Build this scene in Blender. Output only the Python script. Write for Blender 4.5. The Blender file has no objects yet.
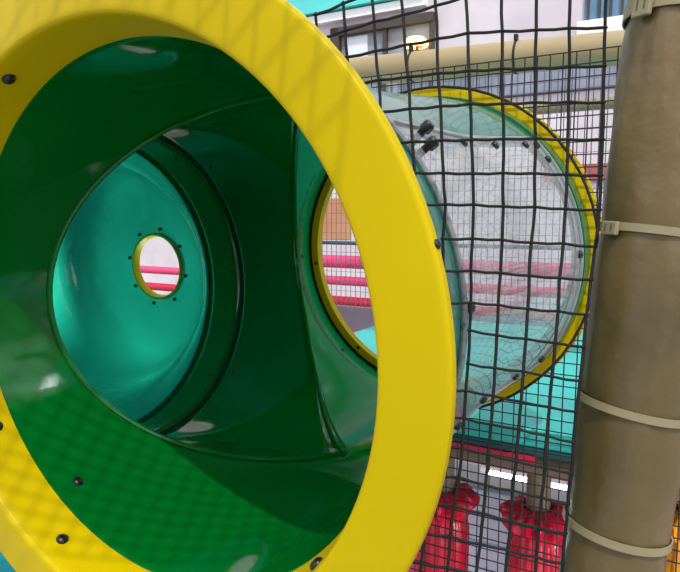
import bpy, bmesh, math, random
from mathutils import Vector, Matrix, noise
random.seed(7)
C = bpy.context.scene.collection
SC = bpy.context.scene
PI = math.pi

# ------------------------------------------------------------------ camera
F, CX, CY = 620.0, 340.0, 286.0
H = 1.60
TH = math.atan2(0.1105, 0.9900)
RT = Vector((1, 0, 0)); FW = Vector((0, math.cos(TH), -math.sin(TH))); DN = Vector((0, -math.sin(TH), -math.cos(TH)))
CAM = Vector((0, 0, H))
def c2w(v): return RT*v[0] + DN*v[1] + FW*v[2]
cd = bpy.data.cameras.new('camera'); cam = bpy.data.objects.new('camera', cd); C.objects.link(cam)
cd.sensor_fit = 'HORIZONTAL'; cd.sensor_width = 36.0; cd.lens = 36.0*F/680.0; cd.clip_start = 0.02; cd.clip_end = 200
cam.location = CAM; cam.rotation_euler = (PI/2-TH, 0, 0)
SC.camera = cam

def at(px, py, z):                      # survey helper: a sight line and a depth give a point of the place
    return CAM + c2w(Vector(((px-CX)/F*z, (py-CY)/F*z, z)))
# site grid: everything in the play frame runs along A (into the frame) and Q (to the left)
YAW = math.radians(29.25)
GA = Vector((math.sin(YAW), math.cos(YAW), 0)); GQ = Vector((-math.cos(YAW), math.sin(YAW), 0)); UP = Vector((0, 0, 1))
def G(a, q, z): return GA*a + GQ*q + UP*z
def on_a(px, py, a):                    # sight line meets the grid plane at distance a -> (q, height)
    d = c2w(Vector(((px-CX)/F, (py-CY)/F, 1))); k = a/d.dot(GA); p = CAM + d*k
    return p.dot(GQ), p.z
def on_z(px, py, h):
    d = c2w(Vector(((px-CX)/F, (py-CY)/F, 1))); k = (h-H)/d.z; p = CAM + d*k
    return p.dot(GA), p.dot(GQ)

# tube frame
ta = c2w(Vector((0.48386909, -0.13900454, 0.86403035))); tq = c2w(Vector((-0.87079931, 0.02174207, 0.49115765))); tu = c2w(Vector((-0.08705895, -0.99005304, -0.11052474)))
P0 = CAM + c2w(Vector((-0.30541818, 0.0650752, 0.79298012)))
R = 0.38; TC = 0.5825; L = 1.024; SS = 0.530; DQ = -0.061; DU = 0.011
def axis_pt(t):
    k = max(0.0, (t-TC)/(L-TC))
    k = k*k*(3-2*min(k, 1)) if k < 1 else k
    return P0 + ta*t + (tq*DQ + tu*DU)*k
def cyl(t, th, r): return axis_pt(t) + (tq*math.cos(th) + tu*math.sin(th))*r
def TP(t, s, h): return P0 + ta*t + tq*s + tu*h

# ------------------------------------------------------------------ materials
def lin(c):
    return tuple(((x/255)/12.92 if x/255 <= .04045 else ((x/255+.055)/1.055)**2.4) for x in c) + (1,)
def mat(name, rgb, rough=.5, var=.12, scale=6, bump=0.0, bscale=30, coat=0.0, trans=0.0, trgb=None, spec=.5, rgb2=None, detail=3):
    m = bpy.data.materials.new(name); m.use_nodes = True; nt = m.node_tree; N = nt.nodes; K = nt.links
    for n in list(N): N.remove(n)
    out = N.new('ShaderNodeOutputMaterial'); b = N.new('ShaderNodeBsdfPrincipled')
    tc = N.new('ShaderNodeTexCoord'); no = N.new('ShaderNodeTexNoise'); no.inputs['Scale'].default_value = scale; no.inputs['Detail'].default_value = detail
    rp = N.new('ShaderNodeValToRGB'); c = lin(rgb); c2 = lin(rgb2) if rgb2 else tuple(x*(1-var*2) for x in c[:3])+(1,)
    rp.color_ramp.elements[0].position = .3; rp.color_ramp.elements[1].position = .7
    rp.color_ramp.elements[0].color = c2; rp.color_ramp.elements[1].color = c
    K.new(tc.outputs['Object'], no.inputs['Vector']); K.new(no.outputs['Fac'], rp.inputs['Fac']); K.new(rp.outputs['Color'], b.inputs['Base Color'])
    b.inputs['Roughness'].default_value = rough; b.inputs['Specular IOR Level'].default_value = spec
    b.inputs['Coat Weight'].default_value = coat; b.inputs['Coat Roughness'].default_value = .06
    if bump:
        n2 = N.new('ShaderNodeTexNoise'); n2.inputs['Scale'].default_value = bscale; n2.inputs['Detail'].default_value = 4
        bp = N.new('ShaderNodeBump'); bp.inputs['Strength'].default_value = bump; bp.inputs['Distance'].default_value = .01
        K.new(tc.outputs['Object'], n2.inputs['Vector']); K.new(n2.outputs['Fac'], bp.inputs['Height']); K.new(bp.outputs['Normal'], b.inputs['Normal'])
    if trans:
        t = N.new('ShaderNodeBsdfTranslucent'); t.inputs['Color'].default_value = lin(trgb or rgb)
        mx = N.new('ShaderNodeMixShader'); mx.inputs['Fac'].default_value = trans
        K.new(b.outputs[0], mx.inputs[1]); K.new(t.outputs[0], mx.inputs[2]); K.new(mx.outputs[0], out.inputs[0])
    else: K.new(b.outputs[0], out.inputs[0])
    return m
def clear_mat(name, haze, tint, rough=.05, hz=(160, 164, 168)):
    m = bpy.data.materials.new(name); m.use_nodes = True; nt = m.node_tree; N = nt.nodes; K = nt.links
    for n in list(N): N.remove(n)
    out = N.new('ShaderNodeOutputMaterial'); tr = N.new('ShaderNodeBsdfTransparent'); tr.inputs[0].default_value = lin(tint)
    df = N.new('ShaderNodeBsdfDiffuse'); df.inputs[0].default_value = lin(hz)
    gl = N.new('ShaderNodeBsdfGlossy'); gl.inputs['Roughness'].default_value = rough
    tc = N.new('ShaderNodeTexCoord'); no = N.new('ShaderNodeTexNoise'); no.inputs['Scale'].default_value = 9
    mr = N.new('ShaderNodeMapRange'); mr.inputs['From Min'].default_value = .3; mr.inputs['From Max'].default_value = .7; mr.inputs['To Min'].default_value = haze*.6; mr.inputs['To Max'].default_value = haze*1.4
    K.new(tc.outputs['Object'], no.inputs['Vector']); K.new(no.outputs['Fac'], mr.inputs['Value'])
    lw = N.new('ShaderNodeLayerWeight'); lw.inputs['Blend'].default_value = .5
    pw = N.new('ShaderNodeMath'); pw.operation = 'POWER'; pw.inputs[1].default_value = 3.0; K.new(lw.outputs['Facing'], pw.inputs[0])
    mu = N.new('ShaderNodeMath'); mu.operation = 'MULTIPLY_ADD'; mu.inputs[1].default_value = .75; mu.use_clamp = True; K.new(pw.outputs[0], mu.inputs[0]); K.new(mr.outputs[0], mu.inputs[2])
    m1 = N.new('ShaderNodeMixShader'); K.new(mu.outputs[0], m1.inputs[0]); K.new(tr.outputs[0], m1.inputs[1]); K.new(df.outputs[0], m1.inputs[2])
    fr = N.new('ShaderNodeFresnel'); fr.inputs['IOR'].default_value = 1.45
    m2 = N.new('ShaderNodeMixShader'); K.new(fr.outputs[0], m2.inputs[0]); K.new(m1.outputs[0], m2.inputs[1]); K.new(gl.outputs[0], m2.inputs[2])
    K.new(m2.outputs[0], out.inputs[0]); return m
def glow_mat(name, rgb, strength):
    m = bpy.data.materials.new(name); m.use_nodes = True; b = m.node_tree.nodes['Principled BSDF']
    b.inputs['Base Color'].default_value = lin(rgb); b.inputs['Emission Color'].default_value = lin(rgb); b.inputs['Emission Strength'].default_value = strength
    return m

M = {}
M['green'] = mat('green_plastic', (2, 112, 36), .07, .10, 3, .06, 9, .04, .14, (10, 190, 90))
M['teal'] = mat('cool_lit_green_plastic', (2, 98, 96), .07, .10, 3, .5, 10, .4, .10, (40, 235, 190))  # cool light inside the elbow is put into this teal colour
M['outer'] = mat('sky_lit_green_outside', (26, 112, 96), .22, .08, 4, .05, 9, .3)  # grey-teal sky sheen is put into the outside colour
M['exit'] = mat('window_lit_green_plastic', (0, 156, 84), .10, .10, 4, .10, 10, .0, .22, (0, 230, 120), spec=.3)  # light from the side window is put into this brighter green
M['flange'] = mat('green_flange', (4, 96, 50), .25, .08, 5)
M['yellow'] = mat('yellow_plastic', (196, 170, 0), .36, .04, 4, .03, 40, .0, spec=.12)
M['black'] = mat('black_plastic', (14, 14, 16), .35, .1, 20)
M['dark'] = mat('dark_gap', (4, 14, 8), .6, .1, 20)
M['steel'] = mat('bolt_metal', (60, 66, 60), .25, .1, 40)
M['clear'] = clear_mat('clear_polycarbonate', .20, (236, 244, 242))
M['clear_rim'] = clear_mat('polycarbonate_edge', .55, (190, 210, 206))
M['cord'] = mat('black_net_cord', (13, 12, 14), .8, .2, 60)
M['cord2'] = mat('dark_net_cord', (22, 20, 26), .8, .2, 60)
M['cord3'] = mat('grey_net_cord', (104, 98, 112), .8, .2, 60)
M['tan'] = mat('tan_vinyl', (110, 90, 56), .36, .10, 5, .5, 16, rgb2=(84, 72, 42))
M['beam'] = mat('beam_vinyl', (166, 146, 108), .5, .08, 6, .15, 18)
M['tanbeam'] = mat('brown_beam_vinyl', (128, 112, 92), .55, .1, 6, .15, 18)
M['tie'] = mat('cable_tie_nylon', (142, 132, 100), .45, .05, 20)
M['tieslot'] = mat('cable_tie_slot', (92, 86, 66), .6, .05, 20)
M['red'] = mat('red_vinyl', (226, 26, 62), .28, .12, 8, .4, 16, .2)
M['pink'] = mat('pink_vinyl', (232, 72, 122), .45, .08, 6, .1, 12)
M['crimson'] = mat('crimson_vinyl', (206, 24, 62), .45, .08, 6, .1, 12)
M['deck'] = mat('turquoise_mat', (52, 184, 178), .42, .06, 3, .05, 30)
M['step'] = mat('dark_teal_mat', (10, 104, 112), .8, .06, 5, spec=.05)
M['deckedge'] = mat('dark_teal_edge', (14, 84, 86), .5, .1, 5)
M['orange'] = mat('orange_vinyl', (240, 160, 24), .4, .1, 8, .4, 16)
M['blue'] = mat('pale_blue_vinyl', (200, 226, 242), .45, .06, 4)
M['stone'] = mat('pale_stone', (220, 210, 216), .8, .05, 2.2, .1, 14, rgb2=(202, 190, 198))
M['brick'] = mat('red_band', (176, 92, 84), .8, .1, 8)
M['frame'] = mat('brown_window_frame', (74, 62, 54), .5, .1, 8)
M['pane'] = mat('grey_pane', (168, 172, 180), .12, .25, 1.2, rgb2=(120, 120, 126))
M['blind'] = mat('white_blind', (228, 232, 240), .7, .04, 4)
M['bluepane'] = mat('blue_pane', (110, 160, 196), .12, .25, 2)
M['white'] = mat('white_paint', (244, 242, 244), .6, .03, 4)
M['fascia'] = mat('turquoise_fascia', (92, 216, 212), .5, .06, 3)
M['floor'] = mat('grey_floor', (150, 152, 150), .45, .1, 1.5)
M['ochre'] = mat('ochre_panel', (206, 156, 112), .7, .1, 3, rgb2=(186, 120, 90))
M['lamp'] = glow_mat('warm_lamp', (255, 222, 150), 2.0)
M['added_glow'] = glow_mat('added_glow_strip', (244, 250, 255), 8.0)  # added glow, fills the bright white gap under the platform
M['band'] = mat('grey_blue_band', (150, 152, 170), .6, .2, 3, rgb2=(96, 110, 126))
M['grey'] = mat('grey_lilac_panel', (150, 142, 158), .7, .1, 5)

# ------------------------------------------------------------------ object helpers
def link(o, parent=None):
    C.objects.link(o)
    if parent is not None:
        o.parent = parent; o.matrix_parent_inverse = Matrix.Identity(4)
    return o
def wloc(o):
    v = Vector((0, 0, 0))
    while o is not None: v += o.location; o = o.parent
    return v
def tag(o, label, cat=None, group=None):
    o['label'] = label
    if cat: o['category'] = cat
    if group: o['group'] = group
    return o
def thing(name, loc, label, cat, group=None):
    o = bpy.data.objects.new(name, None); o.empty_display_size = .05; o.location = loc; link(o); return tag(o, label, cat, group)
class MB:
    def __init__(s): s.v = []; s.f = []
    def grid(s, fn, us, vs, flip=False, wrap=False):
        n = len(s.v); nu, nv = len(us), len(vs)
        for u in us:
            for v in vs: s.v.append(Vector(fn(u, v)))
        for i in range(nu if wrap else nu-1):
            for j in range(nv-1):
                i2 = (i+1) % nu
                q = (n+i*nv+j, n+i2*nv+j, n+i2*nv+j+1, n+i*nv+j+1)
                s.f.append(q[::-1] if flip else q)
        return s
    def box(s, o, ex, ey, ez):          # corner + three edge vectors
        n = len(s.v)
        for k in range(8): s.v.append(o + ex*(k & 1) + ey*((k >> 1) & 1) + ez*((k >> 2) & 1))
        for q in ((0, 2, 3, 1), (4, 5, 7, 6), (0, 1, 5, 4), (2, 6, 7, 3), (0, 4, 6, 2), (1, 3, 7, 5)): s.f.append(tuple(n+i for i in q))
        return s
    def tube(s, pts, r, n=6, closed=False, cap=True):
        b = len(s.v); m = len(pts); rr = r if callable(r) else (lambda i: r)
        prev = None
        for i, p in enumerate(pts):
            if closed: d = pts[(i+1) % m] - pts[i-1]
            else: d = pts[min(i+1, m-1)] - pts[max(i-1, 0)]
            d = d.normalized()
            if prev is None:
                x = d.orthogonal().normalized()
            else:
                x = (prev - d*prev.dot(d)).normalized()
            prev = x; y = d.cross(x)
            for k in range(n):
                a = 2*PI*k/n; s.v.append(p + (x*math.cos(a) + y*math.sin(a))*rr(i))
        for i in range(m if closed else m-1):
            i2 = (i+1) % m
            for k in range(n):
                k2 = (k+1) % n; s.f.append((b+i*n+k, b+i*n+k2, b+i2*n+k2, b+i2*n+k))
        if cap and not closed:
            s.f.append(tuple(b+k for k in range(n))[::-1]); s.f.append(tuple(b+(m-1)*n+k for k in range(n)))
        return s
    def lathe(s, prof, org, ax, n=64, closed=False, xd=None):   # prof: (along, radius)
        x = (xd or ax.orthogonal()).normalized(); y = ax.cross(x).normalized(); b = len(s.v); m = len(prof)
        for k in range(n):
            a = 2*PI*k/n; d = x*math.cos(a) + y*math.sin(a)
            for (t, r) in prof: s.v.append(org + ax*t + d*r)
        for k in range(n):
            k2 = (k+1) % n
            for j in range(m if closed else m-1):
                j2 = (j+1) % m
                s.f.append((b+k*m+j, b+k2*m+j, b+k2*m+j2, b+k*m+j2))
        return s
    def ball(s, p, r):
        b = len(s.v)
        for d in ((1,0,0),(-1,0,0),(0,1,0),(0,-1,0),(0,0,1),(0,0,-1)): s.v.append(p+Vector(d)*r)
        for q in ((0,2,4),(2,1,4),(1,3,4),(3,0,4),(2,0,5),(1,2,5),(3,1,5),(0,3,5)): s.f.append(tuple(b+i for i in q))
        return s
    def build(s, name, m, parent=None, smooth=True, merge=0.0, org=None, angle=40, solid=None, bevel=None, fixn=True):
        me = bpy.data.meshes.new(name)
        base = wloc(parent) if parent is not None else Vector((0, 0, 0))
        if org is None:
            if parent is None:
                xs = [min(v[i] for v in s.v) for i in range(3)]; ys = [max(v[i] for v in s.v) for i in range(3)]
                org = Vector(((xs[0]+ys[0])/2, (xs[1]+ys[1])/2, xs[2]))
            else: org = base
        me.from_pydata([tuple(v-org) for v in s.v], [], s.f)
        bm = bmesh.new(); bm.from_mesh(me)
        if merge: bmesh.ops.remove_doubles(bm, verts=bm.verts, dist=merge)
        if fixn: bmesh.ops.recalc_face_normals(bm, faces=bm.faces)
        bm.to_mesh(me); bm.free()
        me.materials.append(m); o = bpy.data.objects.new(name, me); o.location = org-base; link(o, parent)
        if smooth:
            for p in me.polygons: p.use_smooth = True
            try: me.set_sharp_from_angle(angle=math.radians(angle))
            except Exception: pass
        if solid:
            md = o.modifiers.new('thick', 'SOLIDIFY'); md.thickness = solid; md.offset = 1; md.use_even_offset = True
        if bevel:
            md = o.modifiers.new('bevel', 'BEVEL'); md.width = bevel; md.segments = 3; md.limit_method = 'ANGLE'
        return o
def struct(o): o['kind'] = 'structure'; return o
def lsp(a, b, n): return [a+(b-a)*i/(n-1) for i in range(n)]
def D(x): return math.radians(x)

def bolt(pos, nrm, r, parent, m, name='bolt', label=None):
    n = nrm.normalized()
    b = MB(); b.lathe([(-.004, r*.9), (0, r), (r*.25, r*.95), (r*.5, r*.7), (r*.62, r*.35), (r*.55, r*.3), (r*.5, 0.0001)], pos, n, 12)
    o = b.build(name, m, parent, org=pos)
    return o

# ================================================================== PLAY TUNNEL
tun = thing('play_tunnel', TP(.5, 0, -.45), 'green plastic crawl tunnel with big yellow entrance ring, side elbow and clear side window', 'tunnel')
T0 = .069; WL, WR = .285, .932; WT = 38.0; WA = 41.0
jb = MB()
nA = 14
def gap_port(thd): return R*max(0.0, math.cos(D(thd)))
ths = [-90 + 180*i/72 for i in range(73)]
ins = lambda v, e: v
tfa = lsp(T0, WL, 9)[:-1] + lsp(WL, TC, 10); tfb = lsp(TC, WR, 16)[:-1] + lsp(WR, L, 4)
jb.grid(lambda th, k: cyl(T0+(TC-gap_port(th)-T0)*k, D(th), R), ths, [(t-T0)/(TC-T0) for t in tfa])
jb.grid(lambda th, k: cyl(TC+gap_port(th)+(L-TC-gap_port(th))*k, D(th), R), ths, [(t-TC)/(L-TC) for t in tfb])
tf = tfa + tfb[1:]
jb.grid(lambda th, t: cyl(t, D(th), R), lsp(90, 180-WT, 20), tf)
jb.grid(lambda th, t: cyl(t, D(th), R), lsp(180+WA, 270, 20), tf)
jb.grid(lambda th, t: cyl(t, D(th), R), lsp(180-WT, 180+WA, 36), lsp(T0, WL, 9))
jb.grid(lambda th, t: cyl(t, D(th), R), lsp(180-WT, 180+WA, 36), lsp(WR, L, 4))
jo = jb.build('junction_tube', M['green'], tun, merge=.0006, fixn=False, solid=.008, angle=30)
# side port, from the saddle to the joint
pb = MB()
phs = [2*PI*i/144 for i in range(144)]
def saddle(ph):
    th = math.atan2(math.sin(ph), abs(math.cos(ph))); return cyl(TC+R*math.cos(ph), th, R)
def port_pt(ph, k):
    a_ = saddle(ph); b_ = TP(TC+R*math.cos(ph), SS, R*math.sin(ph)); return a_*(1-k) + b_*k
pb.grid(port_pt, phs, lsp(0, 1, 14), wrap=True)
po = pb.build('side_branch', M['green'], tun, fixn=False, solid=.012, angle=50)
# make wall thickness grow outwards
def orient(o, centre_fn):
    me = o.data; w = wloc(o); flips = 0
    for p in me.polygons:
        c = Vector(p.center)+w
        if p.normal.dot(c-centre_fn(c)) < 0: flips += 1
    if flips > len(me.polygons)/2: me.flip_normals()
orient(jo, lambda c: axis_pt((c-P0).dot(ta)))
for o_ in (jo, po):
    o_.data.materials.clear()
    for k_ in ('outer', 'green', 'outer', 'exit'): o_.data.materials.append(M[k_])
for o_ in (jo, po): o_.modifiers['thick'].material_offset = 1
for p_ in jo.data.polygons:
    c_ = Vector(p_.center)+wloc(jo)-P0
    if c_.dot(ta) > TC and c_.dot(tq) > 0: p_.material_index = 2  # inner wall by the exit gets the green with painted window light
orient(po, lambda c: TP(TC, (c-P0).dot(tq), 0))
# fillet bead along the branch opening, added to catch a highlight line
bead = [saddle(ph) for ph in [2*PI*i/160 for i in range(160)]]
MB().tube(bead, .0055, 8, closed=True).build('highlight_bead', M['green'], tun)
# dark joint between branch and elbow
MB().lathe([(SS-.004, R-.001), (SS-.004, R+.010), (SS+.006, R+.010), (SS+.006, R-.001)], TP(TC, 0, 0), tq, 96, closed=True).build('joint_gap', M['dark'], tun)
# elbow, bending back parallel to the main tube, closed by a dome with a porthole
HOLE = .121
SE = .665; RB = .42
path = []                                  # (t, s, direction angle, radius)
for i in range(5): path.append((TC, SS+.008+(SE-SS-.008)*i/4, 0.0, R+.002))
for i in range(1, 25):
    b = PI/2*i/24; path.append((TC+RB*(1-math.cos(b)), SE+RB*math.sin(b), b, R+.002))
te, se = TC+RB, SE+RB
for k, (dt, rr) in enumerate([(.03, .379), (.055, .370), (.08, .352), (.105, .322), (.125, .285), (.142, .24), (.153, .195), (.160, .155), (.164, HOLE)]): path.append((te+dt, se, PI/2, rr))
eb = MB(); ns = 96
def esec(i, k):
    t, s, b, r = path[i]; d1 = ta*math.cos(b) - tq*math.sin(b)
    a = 2*PI*k/ns
    return TP(t, s, 0) + (d1*math.cos(a) + tu*math.sin(a))*r
cb = MB(); cb.grid(lambda k, i: esec(i, k), list(range(ns)), list(range(5)), wrap=True)
co_ = cb.build('elbow_collar', M['green'], tun, fixn=False, solid=.006, angle=60)
eb.grid(lambda k, i: esec(i, k), list(range(ns)), list(range(4, len(path))), wrap=True)
eo = eb.build('elbow', M['teal'], tun, fixn=False, angle=60)
def ecent(c):
    best = min(path, key=lambda p: (TP(p[0], p[1], 0)-c).length); return TP(best[0], best[1], 0)
orient(eo, ecent); orient(co_, ecent)
MB().tube([esec(4, k) + (TP(TC, SE, 0)-esec(4, k)).normalized()*.001 for k in range(ns)], .0035, 8, closed=True).build('highlight_bead', M['teal'], tun)  # teal bead added for the bright line at the bend
tag(eo, 'green elbow with domed end, tinted teal by painted cool light')
HC = TP(te+.164, se, 0)
ph = MB().lathe([(-.010, HOLE-.004), (-.010, HOLE+.004), (.016, HOLE+.004), (.016, HOLE-.010), (.006, HOLE-.010)], HC, ta, 48, closed=True).build('porthole_rim', M['yellow'], tun, org=HC)
tag(ph, 'small yellow rim of the round porthole')
for k in range(8):
    a = 2*PI*(k+.35)/8; d = tq*math.cos(a)+tu*math.sin(a)
    bolt(HC - ta*.006 + d*(HOLE+.022), -ta, .0065, ph, M['black'])
# entrance ring
er = MB().lathe([(.076, .3790), (.066, .3796), (.05, .3835), (.02, .3865), (.006, .3885), (.0015, .3905), (.0, .394), (.0, .40), (.0, .460), (.0006, .4635), (.003, .4655), (.006, .466), (.014, .466), (.016, .462), (.016, .400), (.076, .3965)], P0, ta, 128, closed=True).build('entrance_ring', M['yellow'], tun, org=P0.copy(), angle=50)
tag(er, 'broad yellow entrance ring')
def lip_bolt(t, deg, r=.385): 
    th = D(deg); d = tq*math.cos(th)+tu*math.sin(th)
    bolt(axis_pt(t)+d*r, -d, .0095, er, M['black'])
for t, dg in ((.028, 66.6), (.038, -59.3), (.052, -26.0), (.030, -136.0)): lip_bolt(t, dg)
d = tq*math.cos(D(168.5))+tu*math.sin(D(168.5)); bolt(P0+d*.466+ta*.009, d, .005, er, M['black'])
for t, dg in ((.12, -47.8),):
    th = D(dg); d = tq*math.cos(th)+tu*math.sin(th); bolt(axis_pt(t)+d*R, -d, .0085, tun, M['black'])
for s, pdg, rr in ((.572, -2, R+.002), (.572, -52, R+.002), (.487, -49.5, R), (.572, 58, R+.002), (.487, 50, R), (.572, 120, R+.002)):
    a = D(pdg); d = ta*math.cos(a)+tu*math.sin(a); bolt(TP(TC, s, 0)+d*rr, -d, .0062, tun, M['steel'])
# exit end: green collar, dark gap and yellow ring
PL = axis_pt(L)
co = MB().lathe([(-.060, R+.002), (-.060, R+.012), (-.050, R+.014), (.0, R+.016), (.0, R+.002)], PL, ta, 96, closed=True).build('exit_collar', M['flange'], tun)
MB().lathe([(-.003, .3735), (-.003, R+.001), (.002, R+.001), (.002, .3735)], PL, ta, 96, closed=True).build('joint_gap', M['dark'], tun)
xr = MB().lathe([(.002, .353), (.002, .418), (.006, .424), (.020, .424), (.026, .418), (.026, .353)], PL, ta, 112, closed=True).build('exit_ring', M['yellow'], tun, org=PL.copy(), angle=50)
tag(xr, 'yellow ring around the far exit')
for k in range(8):
    th = D(-2.3+45*k); d = tq*math.cos(th)+tu*math.sin(th); bolt(PL+d*.3605, -ta, .0052, xr, M['black'])
for dg in (-44, 1.5, 46, 136, -136):
    th = D(dg); d = tq*math.cos(th)+tu*math.sin(th); bolt(axis_pt(.985)+d*R, -d, .0055, tun, M['steel'])
# clear side window
A0, A1 = 180-WT-2.0, 180+WA+2.0
wt0, wt1 = .272, .946
wb = MB()
def bulge(th, t):
    u_ = (th-A0)/(A1-A0); v_ = (t-wt0)/(wt1-wt0)
    return R+.0105+.006*min(1, 4*u_*(1-u_))*min(1, 4*v_*(1-v_))
wb.grid(lambda th, t: cyl(t, D(th), bulge(th, t)), lsp(A0, A1, 49), lsp(wt0, wt1, 33))
wo = wb.build('clear_window', M['clear'], tun, fixn=False)
tag(wo, 'transparent curved side window')
edge = []
def wpt(th, t): return cyl(t, D(th), R+.0115)
edge = [wpt(A0, t) for t in lsp(wt0, wt1, 30)] + [wpt(th, wt1) for th in lsp(A0, A1, 40)[1:]] + [wpt(A1, t) for t in lsp(wt1, wt0, 30)[1:]] + [wpt(th, wt0) for th in lsp(A1, A0, 40)[1:-1]]
MB().tube(edge, .0048, 8, closed=True).build('window_edge', M['clear_rim'], wo)
wt = [(A0+3, .56), (A0+3, .72), (A0+3, .86), (A0+3, .922), (A1-3, .47), (A1-3, .62), (A1-3, .78), (A1-3, .92), (180+2, .295), (182, .93), (A0+9, .922), (A1-3, .32)]
for th, t in wt:
    d = tq*math.cos(D(th))+tu*math.sin(D(th)); bolt(wpt(th, t)+d*.002, d, .009, wo, M['black'])
for th, t in ((A0+2.5, .365), (A0+7.5, .325)):       # two long corner bolts
    d = tq*math.cos(D(th))+tu*math.sin(D(th)); p = wpt(th, t)
    MB().lathe([(-.02, .006), (.006, .006), (.007, .0095), (.019, .0095), (.022, .007), (.022, .0001)], p, d, 14).build('bolt', M['black'], wo, org=p)

# ================================================================== FRONT PADDED POST
PB = Vector((0.3200, .339, .735)); PT = Vector((.3710, -.2588, .680)); dv = PT-PB
def pole_c(k): return CAM + c2w(PB + dv*k)      # k = 0 at the frame's lower edge, 1 near the top
pd = (pole_c(1)-pole_c(0)).normalized(); plen = (pole_c(1)-pole_c(0)).length
kb = -(pole_c(0).z-.0)/((pole_c(1)-pole_c(0)).z)
base = pole_c(kb); PR = .0575
pole = thing('padded_post', base, 'near tan vinyl padded post with pale cable ties on the right side', 'post')
px_ = pd.cross(FW).normalized(); py_ = pd.cross(px_).normalized()
zs = lsp(0, (pole_c(1.9)-base).length, 230)
ties_k = [(1.055, .010, .07), (.668, .0085, 0), (.335, .0085, 1), (.075, .0085, 1)]
tie_d = [((pole_c(k)-base).length, w) for k, w, _ in ties_k]
def pole_r(z, a):
    p = Vector((math.cos(a)*2.2, math.sin(a)*2.2, z*7)); r = PR + 0.0024*noise.noise(p) + .0030*noise.noise(Vector((math.cos(a)*3+z*2, math.sin(a)*3, z*14)))
    for d0, w in tie_d:
        r -= .0022*math.exp(-((z-d0)/.016)**2)
    return r
b = MB()
nseg = 48
for z in zs:
    for k in range(nseg):
        a = 2*PI*k/nseg; b.v.append(base + pd*z + (px_*math.cos(a)+py_*math.sin(a))*pole_r(z, a))
for i in range(len(zs)-1):
    for k in range(nseg):
        k2 = (k+1) % nseg; b.f.append((i*nseg+k, i*nseg+k2, (i+1)*nseg+k2, (i+1)*nseg+k))
b.build('foam_sleeve', M['tan'], pole, angle=80)
def cable_tie(k, w, tilt, head_a):
    c = pole_c(k); ax = (pd + px_*tilt).normalized()
    t = MB(); rr = PR+.0008
    t.lathe([(-w/2, rr), (-w/2, rr+.0016), (w/2, rr+.0016), (w/2, rr)], c, ax, 64, closed=True)
    o = t.build('cable_tie', M['tie'], pole, org=c)
    if head_a is not None:
        d = px_*math.cos(head_a)+py_*math.sin(head_a); tg = ax.cross(d).normalized()
        p = c + d*(rr+.0010)
        h = MB().box(p-tg*.011-ax*w*.85, tg*.022, ax*w*1.7, d*.006).build('tie_head', M['tie'], o, org=p, smooth=False, bevel=.0015)
        for q in (-.0045, .0045):
            MB().box(p+tg*(q-.001)-ax*w*.45+d*.0055, tg*.002, ax*w*.9, d*.0008).build('slot', M['tieslot'], o, org=p, smooth=False)
    return o
# side facing the camera
def face_angle(c, frac):      # frac -1 = left silhouette, 1 = right silhouette
    v = (CAM-c).normalized(); a0 = math.atan2(v.dot(py_), v.dot(px_)); right = (px_*math.cos(a0+.5)+py_*math.sin(a0+.5)).dot(RT) > 0
    return a0 + (1 if right else -1)*math.asin(max(-.99, min(.99, frac)))
sgn = 1 if px_.dot(RT) > 0 else -1
cable_tie(1.060, .017, .04*sgn, face_angle(pole_c(1.06), -.62))
cable_tie(.668, .0088, .05*sgn, face_angle(pole_c(.668), -.70))
cable_tie(.335, .0088, .10*sgn, None)
cable_tie(.095, .0088, .07*sgn, None)

# ================================================================== FRONT NET
def interp(x, xs, ys):
    if x <= xs[0]: return ys[0] + (x-xs[0])*(ys[1]-ys[0])/(xs[1]-xs[0])
    for i in range(len(xs)-1):
        if x <= xs[i+1] or i == len(xs)-2:
            return ys[i] + (x-xs[i])*(ys[i+1]-ys[i])/(xs[i+1]-xs[i])
ky = [15, 200, 385, 450, 560]
kx = {0: [316, 330, 322, 318, 305], 1: [344, 359, 351, 346, 334], 2: [373.5, 388, 380, 374, 363], 3: [403, 417, 410, 404, 393], 4: [435.5, 445, 438, 433, 421], 5: [467, 474, 467, 462, 448], 6: [502, 504, 494, 489, 478], 7: [536, 535, 522, 517, 507], 8: [570, 566, 552, 546, 536], 9: [606, 600, 579, 573, 563]}
rows = [-40, -3, 33, 70, 104, 139, 173, 205, 238, 270, 302, 331, 363, 391, 418, 448, 478, 507, 537, 567, 600]
def node_px(k, j):
    y0 = rows[j]; d = k-5
    sR = interp(y0, [33, 104, 173, 238, 300, 417, 560], [-1.6, -.5, .5, 2, 3, 6, 7]); sL = interp(y0, [33, 70, 104, 173, 300, 417, 560], [-6, -3.5, -2.5, 0, 0, 2, 4])
    y = y0 + d*(sR if d > 0 else sL)
    return interp(y, ky, kx[k]), y
def net_pt(px, py): return at(px, py, .70 + (606-px)/276*.03 + .012*math.sin(px*.021+py*.013))
rn = random.Random(3)
nodes = {}
for k in range(10):
    for j in range(len(rows)):
        x, y = node_px(k, j); nodes[k, j] = net_pt(x+rn.uniform(-.8, .8), y+rn.uniform(-.9, .9))
nb = MB()
def strand(p, q, r, sag=.0007):
    m = (p+q)/2 + Vector((rn.uniform(-1, 1)*sag, rn.uniform(-1, 1)*sag, -sag*.8))
    nb.tube([p, m, q], r, 6, cap=False)
def inside(p):
    v = p-P0; t = v.dot(ta); return -.02 < t < L and (p-axis_pt(t)).length < R+.023
for kj in [x for x, p in nodes.items() if inside(p)]: del nodes[kj]
def strand2(p, q, *a_):
    if p in nodes and q in nodes: strand(nodes[p], nodes[q], *a_)
for k in range(10):
    for j in range(len(rows)-1): strand2((k, j), (k, j+1), .00185)
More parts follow.
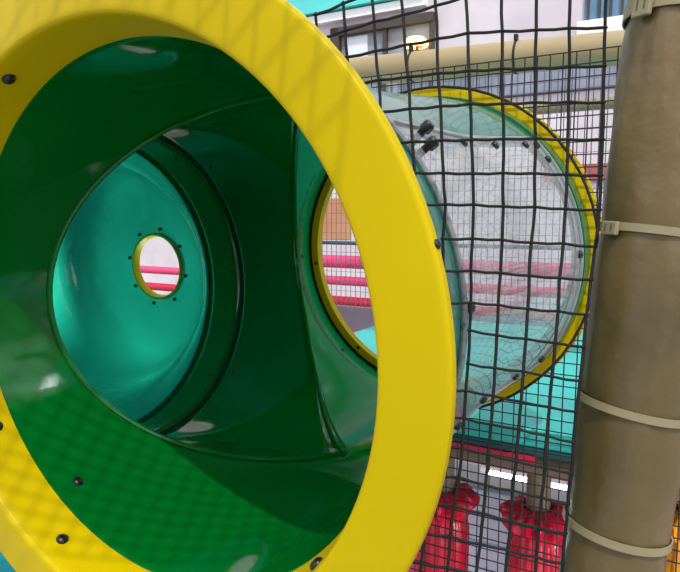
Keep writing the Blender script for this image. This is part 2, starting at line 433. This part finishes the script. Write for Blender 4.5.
for j in range(len(rows)):
    for k in range(9): strand2((k, j), (k+1, j), .00175, .0012)
for p in nodes.values(): nb.ball(p, .0036)
# unseen net patch overhead, added to cast a grid shadow on the tunnel floor
def shadow_patch(x, y): return Vector((x, y, 2.36+.10*(y+.5)))
xs_ = lsp(-.75, .08, 26); ys_ = lsp(.04, .66, 20)
for x in xs_: nb.tube([shadow_patch(x, ys_[0]), shadow_patch(x+.01, ys_[-1])], .0018, 5)
for y in ys_: nb.tube([shadow_patch(xs_[0], y), shadow_patch(xs_[-1], y)], .0018, 5)
nb.tube([shadow_patch(.08, .66), nodes[9, 0]], .0025, 5); nb.tube([shadow_patch(.05, .66), nodes[4, 0]], .0025, 5)  # added cords tie the overhead patch to the near net
fn = nb.build('safety_net', M['cord'])
tag(fn, 'near black knotted safety net of large square meshes tied beside the post, with an unseen shadow patch overhead', 'net')

# ================================================================== FINE NET round the far end of the tunnel
nb = MB(); cell = .0285; TN = L-.040
cC = axis_pt(L)
tN = P0+ta*TN
aN = (tN-CAM+Vector((0, 0, 0))).dot(GA)
def fine(q, z): 
    return G(aN, q, z)+Vector((0, 0, 0))
cq, cz = cC.dot(GQ), cC.z
RX = R+.038
def net_line(p, q, r, n=4):
    nb.tube([p, q], r, n, cap=False)
def clip_runs(lo, hi, off):           # pieces of a line at distance off from the tunnel axis
    if abs(off) >= RX: return [(lo, hi)]
    w = math.sqrt(RX*RX-off*off); return [x for x in ((lo, -w), (w, hi)) if x[1] > x[0]]
qlo, qhi, zlo, zhi = -.98, .44, -1.02, -1.02+cell*52
q = qlo
while q <= qhi+1e-6:
    for a, b2 in clip_runs(zlo, zhi, q): net_line(fine(cq+q, cz+a), fine(cq+q, cz+b2), .0017)
    q += cell
z = zlo
while z <= zhi+1e-6:
    for a, b2 in clip_runs(qlo, qhi, z): net_line(fine(cq+a, cz+z), fine(cq+b2, cz+z), .0017)
    z += cell
nb.tube([fine(cq+RX*math.cos(a), cz+RX*math.sin(a)) for a in lsp(0, 2*PI, 65)[:-1]], .0035, 6, closed=True)
o = nb.build('safety_net', M['cord2'])
tag(o, 'fine black net laced around the far exit ring of the tunnel', 'net')

# ================================================================== PADDED BEAMS
def beam(name, p, q, r, m, label, cat='beam', ties=(), mt='dark', sag=0):
    t = thing(name, p.copy(), label, cat)
    n = 40; pts = [p+(q-p)*k for k in lsp(0, 1, n)]
    MB().tube(pts, lambda i: r*(1+.03*noise.noise(Vector((i*.6, r*50, 1)))), 24).build('foam_sleeve', m, t)
    ax = (q-p).normalized()
    for k in ties:
        c = p+(q-p)*k
        tb = MB(); tb.lathe([(-.004, r*1.0), (-.004, r*1.05), (.004, r*1.05), (.004, r*1.0)], c, ax, 32, closed=True)
        tb.box(c+UP*r*.95+ax*-.006-GA*.03, ax*.012, GA*.02, UP*.02)
        tb.build('cable_tie', M[mt], t)
    return t
AB = 2.25
q1, z1 = on_a(625, 47.5, AB); q2, z2 = on_a(375, 70, AB)
zb = (z1+z2)/2
sl = (z2-z1)/(q2-q1)
beam('padded_beam', G(AB, -1.45, z1+(-1.45-q1)*sl), G(AB, 3.2, z1+(3.2-q1)*sl), .054, M['beam'], 'cream padded beam crossing above the clear tunnel window', ties=(0,) if False else ((q-(-1.45))/4.65 for q in (on_a(517, 56, AB)[0], on_a(413, 66, AB)[0])))
q1, z1 = on_a(560, 107, 3.42)
beam('padded_beam', G(3.42, -1.9, z1), G(3.42, 1.2, z1), .030, M['beam'], 'thin cream rail at the top of the grey net, below the thick beam')
# ================================================================== TURQUOISE DECK
AD = 1.66
q1, z1 = on_a(515, 431, AD)
dz = z1+.012
deck = thing('play_deck', G(AD, -.6, dz-.06), 'turquoise padded platform below the far end of the tunnel', 'platform')
A2 = on_z(480, 318, dz)[0]
A2 = min(max(A2, 2.6), 3.3)
MB().box(G(AD, -1.7, dz-.05), GQ*3.12, GA*(A2-AD), UP*.05).build('mat_top', M['deck'], deck, smooth=False, bevel=.008)
MB().box(G(AD+.005, -1.7, dz-.075), GQ*3.12, GA*(A2-AD-.01), UP*.024).build('edge_board', M['deckedge'], deck, smooth=False, bevel=.004)
qr1 = on_a(535, 440, AD)[0]; qr2 = on_a(440, 430, AD)[0]; MB().box(G(AD+.001, qr1, dz-.096), GQ*(qr2-qr1), GA*.03, UP*.020).build('red_trim', M['crimson'], deck, smooth=False)
q2, z2 = on_a(515, 459, AD+.22)
beam('padded_beam', G(AD+.22, -1.7, z2), G(AD+.22, 1.2, z2), .036, M['tanbeam'], 'brown padded beam running under the turquoise platform')
# ================================================================== PADDED POSTS with vinyl sleeves
def sleeve_post(px, py_top, wpx, A_, m, label, group=None):
    q, zt = on_a(px, py_top, A_); p = G(A_, q, zt); zc = (p-CAM).dot(FW); r = wpx/F*zc/2
    t = thing('padded_post', G(A_, q, 0), label, 'post', group)
    ztop = z2 + .03
    MB().lathe([(0, r*.42), (ztop, r*.42)], G(A_, q, 0), UP, 20).build('steel_post', M['tanbeam'], t)
    b = MB(); n = 96; prof = []
    for (h, f, w) in [(0, .92, 0), (.3, .95, .01), (zt-.30, .98, .015), (zt-.14, .97, .03), (zt-.095, .86, .05), (zt-.08, .84, .05), (zt-.065, 1.02, .12), (zt-.045, 1.14, .16), (zt-.02, 1.12, .2), (zt, .85, .16), (zt+.004, .55, .06), (zt-.01, .42, 0)]:
        for k in range(n):
            a = 2*PI*k/n; rr = r*(f + w*math.sin(a*13+3*math.sin(a*2)) + w*.5*math.sin(a*29+h*40))
            b.v.append(G(A_, q, 0) + UP*h + (GA*math.cos(a)+GQ*math.sin(a))*rr)
    m_ = 12
    for i in range(m_-1):
        for k in range(n): b.f.append((i*n+k, i*n+(k+1) % n, (i+1)*n+(k+1) % n, (i+1)*n+k))
    b.build('vinyl_sleeve', m, t, angle=70)
    return t
sleeve_post(538, 507, 56, 1.98, M['red'], 'red vinyl wrapped post with gathered collar, right one, beside the near tan post', 'red wrapped posts under the platform')
sleeve_post(443, 488, 54, 1.98, M['red'], 'red vinyl wrapped post with gathered collar, partly hidden by the yellow entrance ring', 'red wrapped posts under the platform')
sleeve_post(690, 512, 50, 1.98, M['orange'], 'orange yellow wrapped post at the right edge behind the near tan post')
def added_strip_light(p, q, label):  # added glowing strip, also brightens the red posts
    t = thing('added_strip_light', (p+q)/2, label, 'light')
    MB().tube([p, q], .022, 12).build('glow_tube', M['added_glow'], t)
    d = (q-p).normalized()
    MB().box(p+UP*.022-GA*.03, (q-p), GA*.06, UP*.02).build('housing', M['white'], t, smooth=False)
    for e_, sg in ((p, -1), (q, 1)): MB().tube([e_, e_+d*sg*.03], .025, 12).build('end_cap', M['white'], t)
qa, za = on_a(487, 473, 3.1); qb, zb2 = on_a(600, 492, 3.1)
added_strip_light(G(3.1, qa, (za+zb2)/2), G(3.1, qb, (za+zb2)/2), 'added glowing strip in the bright white gap under the platform')
fmat = MB().box(G(1.7, -1.5, 0), GQ*2.6, GA*1.6, UP*.03).build('floor_mat', M['pink'], smooth=False, bevel=.008); tag(fmat, 'flat pink floor mat under the red wrapped posts', 'mat')
# pale blue leaning mat between the red posts
q1, z1 = on_a(512, 496, 2.45); q2, _ = on_a(452, 496, 2.45)
mt = thing('gym_mat', G(2.45, (q1+q2)/2, 0), 'pale blue upright mat between the two red posts', 'mat')
zz = [z1]
nP = 4
hh = z1/nP
for i in range(nP):
    MB().box(G(2.45, q1-.05, hh*i+.004), GQ*(q2-q1+.15), GA*.05, UP*(hh-.008)).build('panel', M['blue'], mt, smooth=False, bevel=.01)

# ================================================================== RAILS AND NET BEHIND THE DECK
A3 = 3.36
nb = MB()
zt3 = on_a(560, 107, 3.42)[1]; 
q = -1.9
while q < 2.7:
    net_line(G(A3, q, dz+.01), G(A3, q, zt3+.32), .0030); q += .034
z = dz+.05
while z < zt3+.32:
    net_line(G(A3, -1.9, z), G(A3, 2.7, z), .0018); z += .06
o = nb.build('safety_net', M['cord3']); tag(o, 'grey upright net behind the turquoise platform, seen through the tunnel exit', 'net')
for (px, py, r, mm, lab) in ((347, 262, .042, 'pink', 'upper pink padded rail seen through the tunnel exit'), (347, 281, .030, 'pink', 'middle pink padded rail below the upper pink rail'), (347, 301, .030, 'crimson', 'crimson padded rail under the two pink rails'), (368, 337, .030, 'crimson', 'lowest crimson padded rail just above the turquoise platform')):
    q1, z1 = on_a(px, py, 3.55); tr_ = beam('padded_rail', G(3.55, -1.9, z1), G(3.55, 3.2 if r > .035 else 4.6, z1), r, M[mm], lab, 'rail'); tr_['group'] = 'padded rails behind the platform'
q1, z1 = on_a(345, 243, 3.5); beam('padded_rail', G(3.5, -1.9, z1), G(3.5, 3.0, z1), .012, M['deckedge'], 'thin teal rail above the pink padded rails', 'rail')
q1, z1 = on_a(330, 198, 4.2); q2, z2b = on_a(338, 240, 4.2)
o = MB().box(G(4.2, q1-.16, z2b), GQ*.5, GA*.06, UP*(z1-z2b)).build('wall_panel', M['ochre'], smooth=False, bevel=.01); tag(o, 'ochre orange panel seen at the top of the tunnel exit above the teal rail', 'panel')
q1, z1 = on_a(345, 306, 3.75); q2, z2b = on_a(345, 335, 3.75)
o = MB().box(G(3.75, -1.9, z2b-.5), GQ*5.4, GA*.04, UP*(z1-z2b+.5)).build('wall_panel', M['grey'], smooth=False, bevel=.01); tag(o, 'grey lilac panel behind the net below the crimson rail', 'panel')

# ================================================================== SETTING
AW = 7.0
struct(MB().box(G(-4, -7, -.1), GA*(AW+4), GQ*21, UP*.1).build('floor', M['floor'], smooth=False))
wall = struct(MB().box(G(AW, -7, 0), GA*.2, GQ*21, UP*6.0).build('wall_back', M['stone'], smooth=False))
def wq(px, py): return on_a(px, py, AW)
def wall_box(x0, y0, x1, y1, th, m, name, parent=None, off=0.0):   # a flat slab on the facade, from two sighted corners
    qa, za = wq(x0, y0); qb, zb_ = wq(x1, y1)
    return MB().box(G(AW-th-off, min(qa, qb), min(za, zb_)), GA*th, GQ*abs(qb-qa), UP*abs(zb_-za)).build(name, m, parent, smooth=False, bevel=.006)
qa, za = wq(334, 31); qb, zb2 = wq(436, 13)
ztop = (za+zb2)/2; zbot = ztop-1.05
w1 = bpy.data.objects.new('window_1', None); w1.location = G(AW-.05, (qa+qb)/2, zbot); link(w1); struct(w1)
q0, q3 = min(qa, qb), max(qa, qb); W = q3-q0
def slab(o, parent, q_, z_, w_, h_, th, m, name, a0=AW): return MB().box(G(a0-th, q_, z_), GQ*w_, GA*th, UP*h_).build(name, m, parent, smooth=False, bevel=.004)
slab(o, w1, q0, zbot, W, ztop-zbot, .02, M['pane'], 'pane')
slab(o, w1, q0, ztop-.10, W, .10, .10, M['frame'], 'frame'); slab(o, w1, q3-.12, zbot, .12, ztop-zbot, .10, M['frame'], 'frame'); slab(o, w1, q0, zbot, .05, ztop-zbot, .08, M['frame'], 'frame')
slab(o, w1, q0+W*.44, zbot, .05, ztop-zbot-.1, .07, M['frame'], 'mullion')
slab(o, w1, q0+W*.64, zbot, W*.22, ztop-zbot-.12, .035, M['blind'], 'blind')
qa, za = wq(584, 24); qb, zb2 = wq(640, -30)
w2 = bpy.data.objects.new('window_2', None); w2.location = G(AW-.05, (qa+qb)/2, za); link(w2); struct(w2)
qa_, qb_ = min(qa, qb), max(qa, qb)
slab(o, w2, qa_-.5, za, qb_-qa_+.5, .9, .03, M['bluepane'], 'pane')
for i in range(9): slab(o, w2, qa_-.4+i*(qb_-qa_+.4)/8.5, za, .025, .9, .06, M['frame'], 'bar')
slab(o, w2, qa_-.6, za-.20, qb_-qa_+.65, .20, .12, M['white'], 'sill')
# warm lamp standing in the window
q1, z1 = wq(421, 46); lp = thing('wall_lamp', G(AW-.10, q1, z1), 'small warm lamp glowing in the brown framed window', 'lamp')
MB().lathe([(0, .03), (.02, .03), (.03, .015), (.06, .015)], G(AW-.12, q1, z1-.09), UP, 16).build('base', M['frame'], lp)
MB().lathe([(0, .14), (.03, .15), (.09, .10), (.11, .02), (.11, .0001)], G(AW-.16, q1, z1-.04), UP, 20).build('lamp_shade', M['lamp'], lp)
# turquoise fascia at the top left
q1, z1 = wq(302, 19); q2, z2b = wq(420, -6)
struct(slab(o, None, q2-.1, (z1+z2b)/2-.02, q1-q2+1.2, .8, .14, M['fascia'], 'trim_1'))
struct(slab(o, None, q2-.1, (z1+z2b)/2-.14, q1-q2+1.2, .10, .09, M['white'], 'trim_2'))
q1, z1 = wq(595, 172); qg, zg = wq(500, 84); struct(slab(o, None, qg-2.4, zg-.14, 5.2, .30, .06, M['band'], 'trim_4'))
q1, z1 = wq(595, 172); struct(slab(o, None, q1-2.2, z1-.09, 2.7, .17, .05, M['brick'], 'trim_3'))
# turquoise floor mat in front of the tunnel, lower left
a1, q1 = on_z(4, 566, .65)
fm = thing('step_block', G(1.05, 1.66, 0), 'turquoise padded block under the tunnel branch at lower left', 'block')
MB().box(G(.80, 1.36, 0), GQ*.6, GA*.5, UP*.62).build('foam_block', M['deckedge'], fm, smooth=False, bevel=.02)
MB().box(G(.80, 1.36, .622), GQ*.6, GA*.5, UP*.03).build('mat_top', M['step'], fm, smooth=False, bevel=.01)

# ================================================================== LIGHT
w = bpy.data.worlds.new('sky'); SC.world = w; w.use_nodes = True; nt = w.node_tree
bg = nt.nodes['Background']; tc = nt.nodes.new('ShaderNodeTexCoord'); sx = nt.nodes.new('ShaderNodeSeparateXYZ'); rp = nt.nodes.new('ShaderNodeValToRGB')
nt.links.new(tc.outputs['Generated'], sx.inputs[0]); nt.links.new(sx.outputs['Z'], rp.inputs['Fac'])
e = rp.color_ramp.elements; e[0].position = 0.0; e[0].color = (.55, .55, .58, 1); e[1].position = .6; e[1].color = (.80, .86, .92, 1)
wn = nt.nodes.new('ShaderNodeTexNoise'); wn.inputs['Scale'].default_value = 2.6; wn.inputs['Detail'].default_value = 2
wr = nt.nodes.new('ShaderNodeMapRange'); wr.inputs['From Min'].default_value = .50; wr.inputs['From Max'].default_value = .60; wr.inputs['To Min'].default_value = .75; wr.inputs['To Max'].default_value = 3.2
nt.links.new(tc.outputs['Generated'], wn.inputs['Vector']); nt.links.new(wn.outputs['Fac'], wr.inputs['Value']); nt.links.new(wr.outputs[0], bg.inputs['Strength'])
nt.links.new(rp.outputs['Color'], bg.inputs['Color'])
def sun(name, frm, to, strength, ang, col=(1, .97, .92)):
    l = bpy.data.lights.new(name, 'SUN'); l.energy = strength; l.angle = D(ang); l.color = col
    o = bpy.data.objects.new(name, l); C.objects.link(o); o.location = frm; o.rotation_euler = (to-frm).to_track_quat('-Z', 'Y').to_euler(); return o
sun('sun', Vector((.05, .15, 2.50)), Vector((-.10, 1.06, 1.08)), 2.7, .6)
def area(name, p, to, sx_, sy_, watts, col=(1, 1, 1)):
    l = bpy.data.lights.new(name, 'AREA'); l.shape = 'RECTANGLE'; l.size = sx_; l.size_y = sy_; l.energy = watts; l.color = col
    o = bpy.data.objects.new(name, l); C.objects.link(o); o.location = p; o.rotation_euler = (to-p).to_track_quat('-Z', 'Y').to_euler(); return o
area('glint_light', Vector((2.4, 1.6, 2.7)), Vector((-.4, 1.1, 1.35)), .28, .2, 8)  # added unseen lamp for the white glint on the left tunnel wall
area('sidelight', Vector((-1.40, 2.24, 1.34)), Vector((-1.1, 2.18, 1.28)), .12, .12, 16)  # added unseen lamp, makes the elbow's outer wall glow
area('uplight', Vector((-.55, 2.75, .7)), Vector((-.72, 2.1, 1.5)), 0.5, .5, 11, (.85, 1, .97))  # added unseen lamp, brightens the elbow from below
area('underlight', G(1.25, -.75, .45), G(1.98, -.45, .8), .5, .3, 9)  # added unseen lamp, brightens the wrapped posts below the platform
SC.view_settings.view_transform = 'Standard'; SC.view_settings.look = 'None'; SC.view_settings.exposure = 0.0
SC.cycles.max_bounces = 10; SC.cycles.transparent_max_bounces = 16; SC.cycles.transmission_bounces = 8
SC.cycles.use_denoising = True
